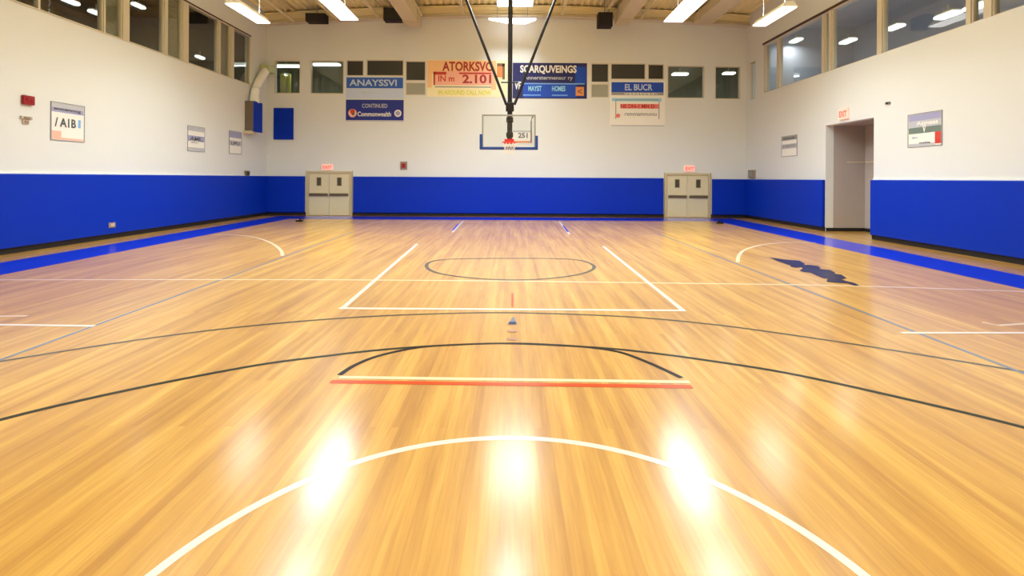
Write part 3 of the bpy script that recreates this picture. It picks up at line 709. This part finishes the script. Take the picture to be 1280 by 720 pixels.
def plate(frame, x0, x1, y0, y1, d0, d1, m, mi=0):
    o, r, u, n = frame
    P8 = [o + r * x + u * y + n * d for d in (d0, d1) for x, y in ((x0, y0), (x1, y0), (x1, y1), (x0, y1))]
    m.add(P8, [(0, 3, 2, 1), (4, 5, 6, 7), (0, 1, 5, 4), (1, 2, 6, 5), (2, 3, 7, 6), (3, 0, 4, 7)], mi)
def disc(frame, cx, cy, r0, d0, d1, m, n_=24, sy=1):
    o, r, u, n = frame; P1 = [o + r * (cx + r0 * math.cos(2 * math.pi * i / n_)) + u * (cy + r0 * sy * math.sin(2 * math.pi * i / n_)) for i in range(n_)]
    v = [p + n * d0 for p in P1] + [p + n * d1 for p in P1]
    m.add(v, [tuple(range(n_, 2 * n_))] + [(i, (i + 1) % n_, n_ + (i + 1) % n_, n_ + i) for i in range(n_)])
def back_frame(x0, y0, x1, y1):
    a, b = bk(x0, y0), bk(x1, y1); W, Hh = b.x - a.x, a.z - b.z
    return (Vector(((a.x + b.x) / 2, YB - 0.002, (a.z + b.z) / 2)), Vector((1, 0, 0)), Vector((0, 0, 1)), Vector((0, -1, 0))), W, Hh
def side_frame(X, sgn, pa, pb, ytop, ybot):   # pa<pb pixels; ytop/ybot at middle
    a, b = sd(pa, 200, X).y, sd(pb, 200, X).y; pm = (pa + pb) / 2
    zt, zb_ = sd(pm, ytop, X).z, sd(pm, ybot, X).z
    right = Vector((0, 1, 0)) if sgn < 0 else Vector((0, -1, 0))
    return (Vector((X - sgn * 0.002, (a + b) / 2, (zt + zb_) / 2)), right, Vector((0, 0, 1)), Vector((-sgn, 0, 0))), abs(a - b), zt - zb_
def part(name, ma, root, frame, rects, lift=0.008):
    for r in rects:
        m = MB(); plate(frame, *r, 0.006, lift, m); o = m.build(name, ma, root)
    return o
def sheet(name, fr, W, Hh, ma, label, cat, group=None, th=0.006):
    t = empty(name, fr[0], label, cat, group)
    m = MB(); plate(fr, -W / 2, W / 2, -Hh / 2, Hh / 2, 0.0, th, m); m.build('sheet', ma, t); return t

for n_, c in dict(b_royal=(40, 92, 190), b_sky=(120, 170, 235), b_pale=(196, 210, 240), b_navy=(22, 40, 140), b_deep=(24, 26, 96), b_blue=(0, 70, 190), b_cyan=(150, 215, 240),
                  b_peach=(248, 200, 150), b_cream=(246, 236, 196), b_yellow=(222, 222, 70), b_red=(206, 62, 50), b_dred=(176, 50, 48), b_pink=(246, 186, 166), b_white=(238, 236, 230),
                  b_orange=(222, 140, 80), b_salmon=(236, 120, 112), b_grey=(150, 150, 152), b_dgrey=(90, 92, 96), b_lgrey=(186, 188, 196), b_lilac=(160, 160, 196), b_brown=(130, 90, 66), b_green=(110, 126, 118)).items(): flat(n_, *c)
def bn(name): return M['b_' + name]
# 1 upper left banner
fr, W, Hh = back_frame(432.5, 96, 504.5, 123.5)
t = sheet('banner', fr, W, Hh, bn('pale'), 'upper left banner, blue band of pale letters over a pale strip', 'banner')
part('blue_band', bn('royal'), t, fr, [(-W / 2 + 0.03, W / 2 - 0.03, -0.02, Hh / 2 - 0.03)])
text_mesh('ANAYSSVI', W * 0.82, Hh * 0.30, bn('pale'), t, fr, (-0.08, Hh * 0.23), 0.02)
text_mesh('v-----', W * 0.3, Hh * 0.10, bn('lgrey'), t, fr, (-0.2, -Hh * 0.22), 0.0)
# 2 lower left banner
fr, W, Hh = back_frame(432.5, 124.5, 504.5, 152)
t = sheet('banner', fr, W, Hh, bn('navy'), 'lower left navy banner with two lines of white text and round emblems', 'banner')
part('bottom_hem', bn('lgrey'), t, fr, [(-W / 2, W / 2, -Hh / 2, -Hh / 2 + 0.06)])
text_mesh('CONTINUED', W * 0.44, Hh * 0.19, bn('lgrey'), t, fr, (0, Hh * 0.22), 0.02)
text_mesh('Commonwealth', W * 0.58, Hh * 0.22, bn('white'), t, fr, (-0.02, -Hh * 0.16), 0.02)
m = MB(); disc(fr, -W * 0.385, -Hh * 0.12, 0.20, 0.006, 0.009, m); em_ = m.build('emblem', bn('pink'), t)
m = MB(); disc(fr, -W * 0.385, -Hh * 0.05, 0.12, 0.009, 0.012, m); m.build('emblem_spot', bn('red'), em_)
m = MB(); disc(fr, -W * 0.375, -Hh * 0.16, 0.07, 0.012, 0.014, m); m.build('emblem_spot', bn('dgrey'), em_)
m = MB(); disc(fr, W * 0.40, -Hh * 0.12, 0.17, 0.006, 0.009, m); em_ = m.build('emblem', bn('white'), t)
m = MB(); disc(fr, W * 0.40, -Hh * 0.12, 0.115, 0.009, 0.012, m); m.build('emblem_spot', bn('lilac'), em_)
# 3 peach banner
fr, W, Hh = back_frame(534, 75, 634, 121.5)
t = sheet('banner', fr, W, Hh, bn('cream'), 'peach and yellow banner with red lettering left of the mast', 'banner')
part('orange_field', bn('peach'), t, fr, [(-W / 2 + 0.02, W * 0.36, Hh * 0.12, Hh / 2 - 0.02), (-W / 2 + 0.02, -W * 0.44, -Hh * 0.25, Hh * 0.12), (W * 0.30, W * 0.36, -Hh * 0.30, Hh * 0.12)])
part('pink_field', bn('pink'), t, fr, [(-W * 0.42, W * 0.32, -Hh * 0.18, Hh * 0.20)], 0.009)
part('red_stripe', bn('red'), t, fr, [(-W * 0.42, -W * 0.40, -Hh * 0.18, Hh * 0.18), (-W * 0.42, -W * 0.26, Hh * 0.10, Hh * 0.18), (-W * 0.1, W * 0.30, Hh * 0.12, Hh * 0.165)], 0.010)
text_mesh('ATORKSVC', W * 0.62, Hh * 0.26, bn('dred'), t, fr, (0.0, Hh * 0.33), 0.03)
text_mesh('IN m', W * 0.20, Hh * 0.17, bn('red'), t, fr, (-W * 0.26, 0.0), 0.02)
text_mesh('2.101', W * 0.36, Hh * 0.24, bn('dred'), t, fr, (W * 0.12, -Hh * 0.01), 0.03)
part('grey_rule', bn('grey'), t, fr, [(-W * 0.40, W * 0.30, -Hh * 0.245, -Hh * 0.215)], 0.010)
text_mesh('IN AROUND CALL NOW', W * 0.66, Hh * 0.13, bn('yellow'), t, fr, (-W * 0.03, -Hh * 0.38), 0.03)
part('corner_mark', bn('brown'), t, fr, [(W * 0.37, W * 0.47, Hh * 0.34, Hh * 0.42), (W * 0.44, W * 0.47, -Hh * 0.02, Hh * 0.42)])
part('corner_patch', bn('orange'), t, fr, [(W * 0.37, W * 0.44, Hh * 0.04, Hh * 0.34)])
# 4 navy banner
fr, W, Hh = back_frame(641, 78.5, 733.5, 123.5)
t = sheet('banner', fr, W, Hh, bn('deep'), 'dark navy banner with white lettering right of the mast', 'banner')
part('blue_field', bn('blue'), t, fr, [(-W * 0.36, W * 0.36, -Hh * 0.47, -Hh * 0.10), (W * 0.34, W * 0.49, -Hh * 0.06, Hh * 0.40)])
part('pale_rule', bn('sky'), t, fr, [(-W * 0.36, W * 0.47, -Hh * 0.10, -Hh * 0.065)], 0.010)
text_mesh('SCARQUVEINGS', W * 0.76, Hh * 0.25, bn('white'), t, fr, (-0.02 * W, Hh * 0.31), 0.035)
text_mesh('Annerstermenscr ry', W * 0.66, Hh * 0.14, bn('lgrey'), t, fr, (-0.02 * W, Hh * 0.07), 0.02)
text_mesh('VE', W * 0.09, Hh * 0.22, bn('white'), t, fr, (-0.43 * W, -Hh * 0.14), 0.03)
text_mesh('MAYST', W * 0.18, Hh * 0.15, bn('cyan'), t, fr, (-0.20 * W, -Hh * 0.22), 0.03)
text_mesh('HOMES', W * 0.18, Hh * 0.15, bn('cyan'), t, fr, (0.12 * W, -Hh * 0.22), 0.03)
part('small_rule', bn('sky'), t, fr, [(-W * 0.36, -W * 0.12, -Hh * 0.42, -Hh * 0.39), (W * 0.03, W * 0.24, -Hh * 0.42, -Hh * 0.39)], 0.010)
part('orange_square', bn('orange'), t, fr, [(W * 0.35, W * 0.46, -Hh * 0.42, -Hh * 0.17)], 0.011)
text_mesh('<', W * 0.06, Hh * 0.14, bn('brown'), t, fr, (W * 0.405, -Hh * 0.295), 0.02)
# 5 white banner right
fr, W, Hh = back_frame(762.5, 101, 831, 158)
t = sheet('banner', fr, W, Hh, bn('white'), 'white banner with blue top and red boxed lettering, right of the mast', 'banner')
part('blue_band', bn('blue'), t, fr, [(-W / 2 + 0.07, W / 2 - 0.07, Hh * 0.25, Hh * 0.47)])
part('grey_band', bn('grey'), t, fr, [(-W / 2 + 0.07, W / 2 - 0.07, Hh * 0.185, Hh * 0.25)])
part('sky_band', bn('cyan'), t, fr, [(-W / 2 + 0.10, W / 2 - 0.16, Hh * 0.05, Hh * 0.12)])
text_mesh('EL BUCR', W * 0.50, Hh * 0.14, bn('pale'), t, fr, (0.02 * W, Hh * 0.36), 0.02)
text_mesh('vssstvsg-', W * 0.62, Hh * 0.06, bn('white'), t, fr, (0.06 * W, Hh * 0.21), 0.02)
part('box_outline', bn('grey'), t, fr, [(-W * 0.40, -W * 0.385, -Hh * 0.34, Hh * 0.09), (W * 0.385, W * 0.40, -Hh * 0.34, Hh * 0.05), (-W * 0.40, W * 0.38, Hh * 0.07, Hh * 0.09)], 0.010)
part('salmon_strip', bn('salmon'), t, fr, [(-W * 0.31, W * 0.385, -Hh * 0.11, -Hh * 0.01)], 0.009)
text_mesh('NE DN-1 MN D', W * 0.62, Hh * 0.09, bn('dred'), t, fr, (0.0, -Hh * 0.06), 0.03)
text_mesh('remmammonu', W * 0.58, Hh * 0.06, bn('grey'), t, fr, (0.06 * W, -Hh * 0.24), 0.02)
m = MB(); disc(fr, -W * 0.35, -Hh * 0.27, 0.10, 0.009, 0.012, m); m.build('red_spot', bn('salmon'), t)
part('bottom_hem', bn('lgrey'), t, fr, [(-W / 2 + 0.05, W / 2 - 0.02, -Hh / 2, -Hh / 2 + 0.05)])
# sign seen through the backboard
fr, W, Hh = back_frame(641, 163, 665, 178.5)
t = sheet('wall_sign', fr, W, Hh, bn('white'), 'small white sign reading 251 on back wall, seen through the backboard', 'sign')
part('orange_edge', bn('orange'), t, fr, [(-W / 2 + 0.1, W / 2, -Hh / 2, -Hh / 2 + 0.08), (W / 2 - 0.08, W / 2, -Hh / 2, Hh / 2)])
part('grey_top', bn('lgrey'), t, fr, [(-W / 2, W / 2 - 0.08, Hh / 2 - 0.09, Hh / 2)])
text_mesh('251', W * 0.5, Hh * 0.42, bn('dgrey'), t, fr, (0.02, Hh * 0.10), 0.03)
# blue panel on back wall
fr, W, Hh = back_frame(342.5, 135, 367, 174.5)
tt = MB(); plate(fr, -W / 2, W / 2, -Hh / 2, Hh / 2, 0, 0.05, tt); tag(tt.build('blue_panel', M['pad'], None, 0.01), 'plain bright blue panel on back wall below the leftmost window', 'panel')

# posters
def poster(X, sgn, pa, pb, yt, yb, ma, label, bands, texts):
    fr, W, Hh = side_frame(X, sgn, pa, pb, yt, yb)
    t = sheet('poster', fr, W, Hh, ma, label, 'poster')
    m = MB(); q = 0.02
    for r in [(-W / 2, W / 2, Hh / 2 - q, Hh / 2), (-W / 2, W / 2, -Hh / 2, -Hh / 2 + q), (-W / 2, -W / 2 + q, -Hh / 2 + q, Hh / 2 - q), (W / 2 - q, W / 2, -Hh / 2 + q, Hh / 2 - q)]: plate(fr, *r, 0.0, 0.016, m)
    m.build('poster_frame', bn('grey'), t)
    for c, x0, x1, y0, y1 in bands: part('colour_field', bn(c), t, fr, [(x0 * W, x1 * W, y0 * Hh, y1 * Hh)])
    for s, w_, h_, c, ox, oy in texts: text_mesh(s, w_ * W, h_ * Hh, bn(c), t, fr, (ox * W, oy * Hh), 0.03)
poster(XL, -1, 62.5, 105, 129.5, 176.5, bn('white'), 'largest framed poster on left wall, dark letters on pale sheet',
       [('lgrey', -0.47, 0.47, 0.36, 0.47), ('lilac', -0.47, 0.47, 0.24, 0.36), ('pink', -0.47, -0.2, -0.47, -0.25), ('sky', 0.30, 0.38, -0.12, 0.1), ('pink', -0.2, 0.47, -0.47, -0.42)],
       [('ennennng', 0.8, 0.08, 'dgrey', -0.02, 0.31), ('/ A1B', 0.62, 0.24, 'dgrey', -0.08, -0.02)])
poster(XL, -1, 234, 255.5, 158, 189.5, bn('white'), 'grey and lilac poster on left wall, middle of the three',
       [('lgrey', -0.47, 0.47, 0.30, 0.47), ('lilac', -0.47, 0.47, -0.10, 0.12), ('lgrey', -0.47, 0.47, -0.47, -0.34)], [('AML', 0.7, 0.16, 'dgrey', -0.02, 0.0), ('MMY', 0.6, 0.14, 'white', -0.02, -0.12)])
poster(XL, -1, 286, 301.5, 164, 192.5, bn('white'), 'pale poster on left wall nearest the back corner',
       [('lilac', -0.47, 0.47, 0.2, 0.47), ('lgrey', -0.47, 0.47, -0.14, 0.08)], [('UPU', 0.7, 0.14, 'dgrey', -0.02, -0.04)])
poster(XR, 1, 977, 996.5, 169.5, 195.5, bn('white'), 'small grey poster on right wall between corner and tall opening',
       [('grey', -0.47, 0.47, 0.28, 0.47), ('lgrey', -0.47, 0.47, -0.12, 0.10)], [('mnnt', 0.7, 0.10, 'dgrey', 0, 0.38), ('nenn', 0.8, 0.14, 'grey', 0, 0.0)])
poster(XR, 1, 1135, 1178, 140.5, 183, bn('white'), 'framed poster with red corner block on right wall beyond tall opening',
       [('lilac', -0.47, 0.47, 0.28, 0.47), ('lgrey', -0.47, 0.47, 0.08, 0.28), ('green', -0.47, 0.47, -0.10, 0.08), ('red', 0.30, 0.47, -0.44, -0.10), ('lgrey', -0.47, 0.3, -0.47, -0.40)],
       [('Asynaas', 0.62, 0.16, 'white', 0.08, 0.18), ('V', 0.10, 0.22, 'white', 0.0, 0.02), ('w--', 0.2, 0.06, 'lilac', -0.28, -0.22), ('mnha', 0.32, 0.06, 'dgrey', 0.02, -0.38)])

# ------------------------------------------------------------------ exit signs, alarms and small wall boxes
def exit_sign(fr, W, Hh, label):
    t = empty('exit_sign', fr[0], label, 'exit sign')
    m = MB(); plate(fr, -W / 2, W / 2, -Hh / 2, Hh / 2, 0.0, 0.07, m); m.build('sign_housing', M['exit_face'], t, 0.01)
    o, r, u, n = fr; text_mesh('EXIT', W * 0.82, Hh * 0.56, M['exit_red'], t, (o + n * 0.063, r, u, n), (0, 0), 0.03)
fr, W, Hh = back_frame(403, 205.5, 416.5, 212.5); exit_sign(fr, W, Hh, 'red lit exit sign above the left double door')
fr, W, Hh = back_frame(855, 207, 868, 214.5); exit_sign(fr, W, Hh, 'red lit exit sign above the right double door')
fr, W, Hh = side_frame(XR, 1, 1050, 1062, 135, 150); exit_sign(fr, W * 0.95, Hh * 0.9, 'orange lit exit sign above the tall opening')
fr, W, Hh = side_frame(XL, -1, 25.5, 39.5, 119.5, 131)
t = empty('fire_alarm', fr[0], 'dark red fire alarm box high on left wall', 'fire alarm')
m = MB(); plate(fr, -W / 2, W / 2, -Hh / 2, Hh / 2, 0, 0.08, m); m.build('housing', M['alarm_red'], t, 0.015)
m = MB(); plate(fr, -W * 0.3, W * 0.3, -Hh * 0.1, Hh * 0.3, 0.081, 0.095, m); m.build('strobe_lens', M['alarm_red'], t, 0.01)
def wall_box(fr, W, Hh, ma, ma2, label, cat, name, d=0.05):
    t = empty(name, fr[0], label, cat)
    m = MB(); plate(fr, -W / 2, W / 2, -Hh / 2, Hh / 2, 0, d, m); m.build('casing', ma, t, 0.008)
    m = MB(); plate(fr, -W * 0.28, W * 0.28, -Hh * 0.28, Hh * 0.28, d + 0.001, d + 0.012, m); m.build('cover', ma2, t)
fr, W, Hh = side_frame(XL, -1, 24, 38, 145.5, 149); wall_box(fr, W, Hh * 1.1, M['beige_plastic'], M['brown_plastic'], 'beige slim wall plate below the red fire alarm', 'wall plate', 'wall_plate')
fr, W, Hh = side_frame(XL, -1, 27, 35, 149.5, 155); wall_box(fr, W, Hh, M['beige_plastic'], M['brown_plastic'], 'tiny beige wall box just under the slim plate on left wall', 'wall plate', 'wall_plate', 0.03)
fr, W, Hh = back_frame(500.5, 202, 509, 212); wall_box(fr, W, Hh, M['brown_plastic'], M['alarm_red'], 'small grey and red alarm pull on back wall right of left door', 'alarm pull', 'alarm_pull')
fr, W, Hh = side_frame(XR - 0.001, 1, 936, 946, 212.5, 222.5); wall_box(fr, min(W, 0.6), Hh, M['brown_plastic'], M['grey_steel'], 'grey wall box above blue padding in the back right corner', 'wall box', 'wall_box', 0.08)
fr, W, Hh = side_frame(XL + 0.001, -1, 304, 311, 213.5, 219.5); wall_box(fr, W * 0.6, Hh, M['push_bar'], M['mast'], 'small dark wall box above blue padding near the back left corner', 'wall box', 'wall_box', 0.1)
fr, W, Hh = side_frame(XL + PT, -1, 136, 144.5, 278, 284.5); wall_box(fr, W, Hh, M['brown_plastic'], M['beige_plastic'], 'tan outlet plate low on the left blue padding', 'outlet plate', 'outlet_plate', 0.012)
fr, W, Hh = side_frame(XR, 1, 1108, 1113, 127.5, 130.5); wall_box(fr, W, Hh, M['grey_steel'], M['mast'], 'tiny grey hook on right wall above the tall opening', 'hook', 'wall_hook', 0.05)

# cabinet with blue face and white curved duct in the back left corner
Y0 = 22.4; xa = XL + 0.001; xb = bk(316.3, 150, Y0).x; Y1 = xb / ray(327, 150).x
zt, zb_ = bk(312, 126, Y0).z, bk(312, 163.5, Y0).z
t = empty('wall_cabinet', ((xa + xb) / 2, (Y0 + Y1) / 2, zb_), 'tall dark cabinet with blue face on left wall near back corner', 'cabinet')
m = MB(); m.box((xa, Y0, zb_), (xb, Y1, zt)); m.build('cabinet_body', flat('cab', 110, 98, 84), t, 0.01)
m = MB(); m.box((xb, Y0 + 0.01, zb_ - 0.03), (xb + 0.04, Y1, zt)); m.build('blue_face', M['pad'], t, 0.01)
m = MB(); m.bbox((xa, Y0 - 0.12, zb_ - 0.14), (xb - 0.02, Y0 + 0.3, zb_ - 0.001), 0.02); m.build('shelf_bracket', M['duct'], t)
pts = [bk(318, 127, 22.8), bk(315, 120, 22.8), bk(317, 112, 22.9), bk(322, 104, 23.1), bk(327, 96, 23.4), bk(328.5, 89, 23.8)]
pts = [Vector((max(p.x, XL + 0.23), p.y, p.z)) for p in pts]
t = empty('curved_duct', pts[0], 'white curved duct rising from the blue faced cabinet', 'air duct')
m = MB(); m.tube(smooth(pts, 5), 0.18, 18); m.build('elbow', M['white'], t)
m = MB(); p = pts[0]; m.tube([(p.x, p.y, p.z - 0.06), (p.x, p.y, p.z + 0.16)], 0.20, 18); m.build('collar', M['white'], t)
m = MB(); p = pts[-1]; m.bbox((p.x - 0.22, p.y - 0.1, p.z - 0.02), (p.x + 0.22, YB - 0.001, p.z + 0.28), 0.02); m.build('wall_box', flat('duct_green', 190, 196, 140), t)
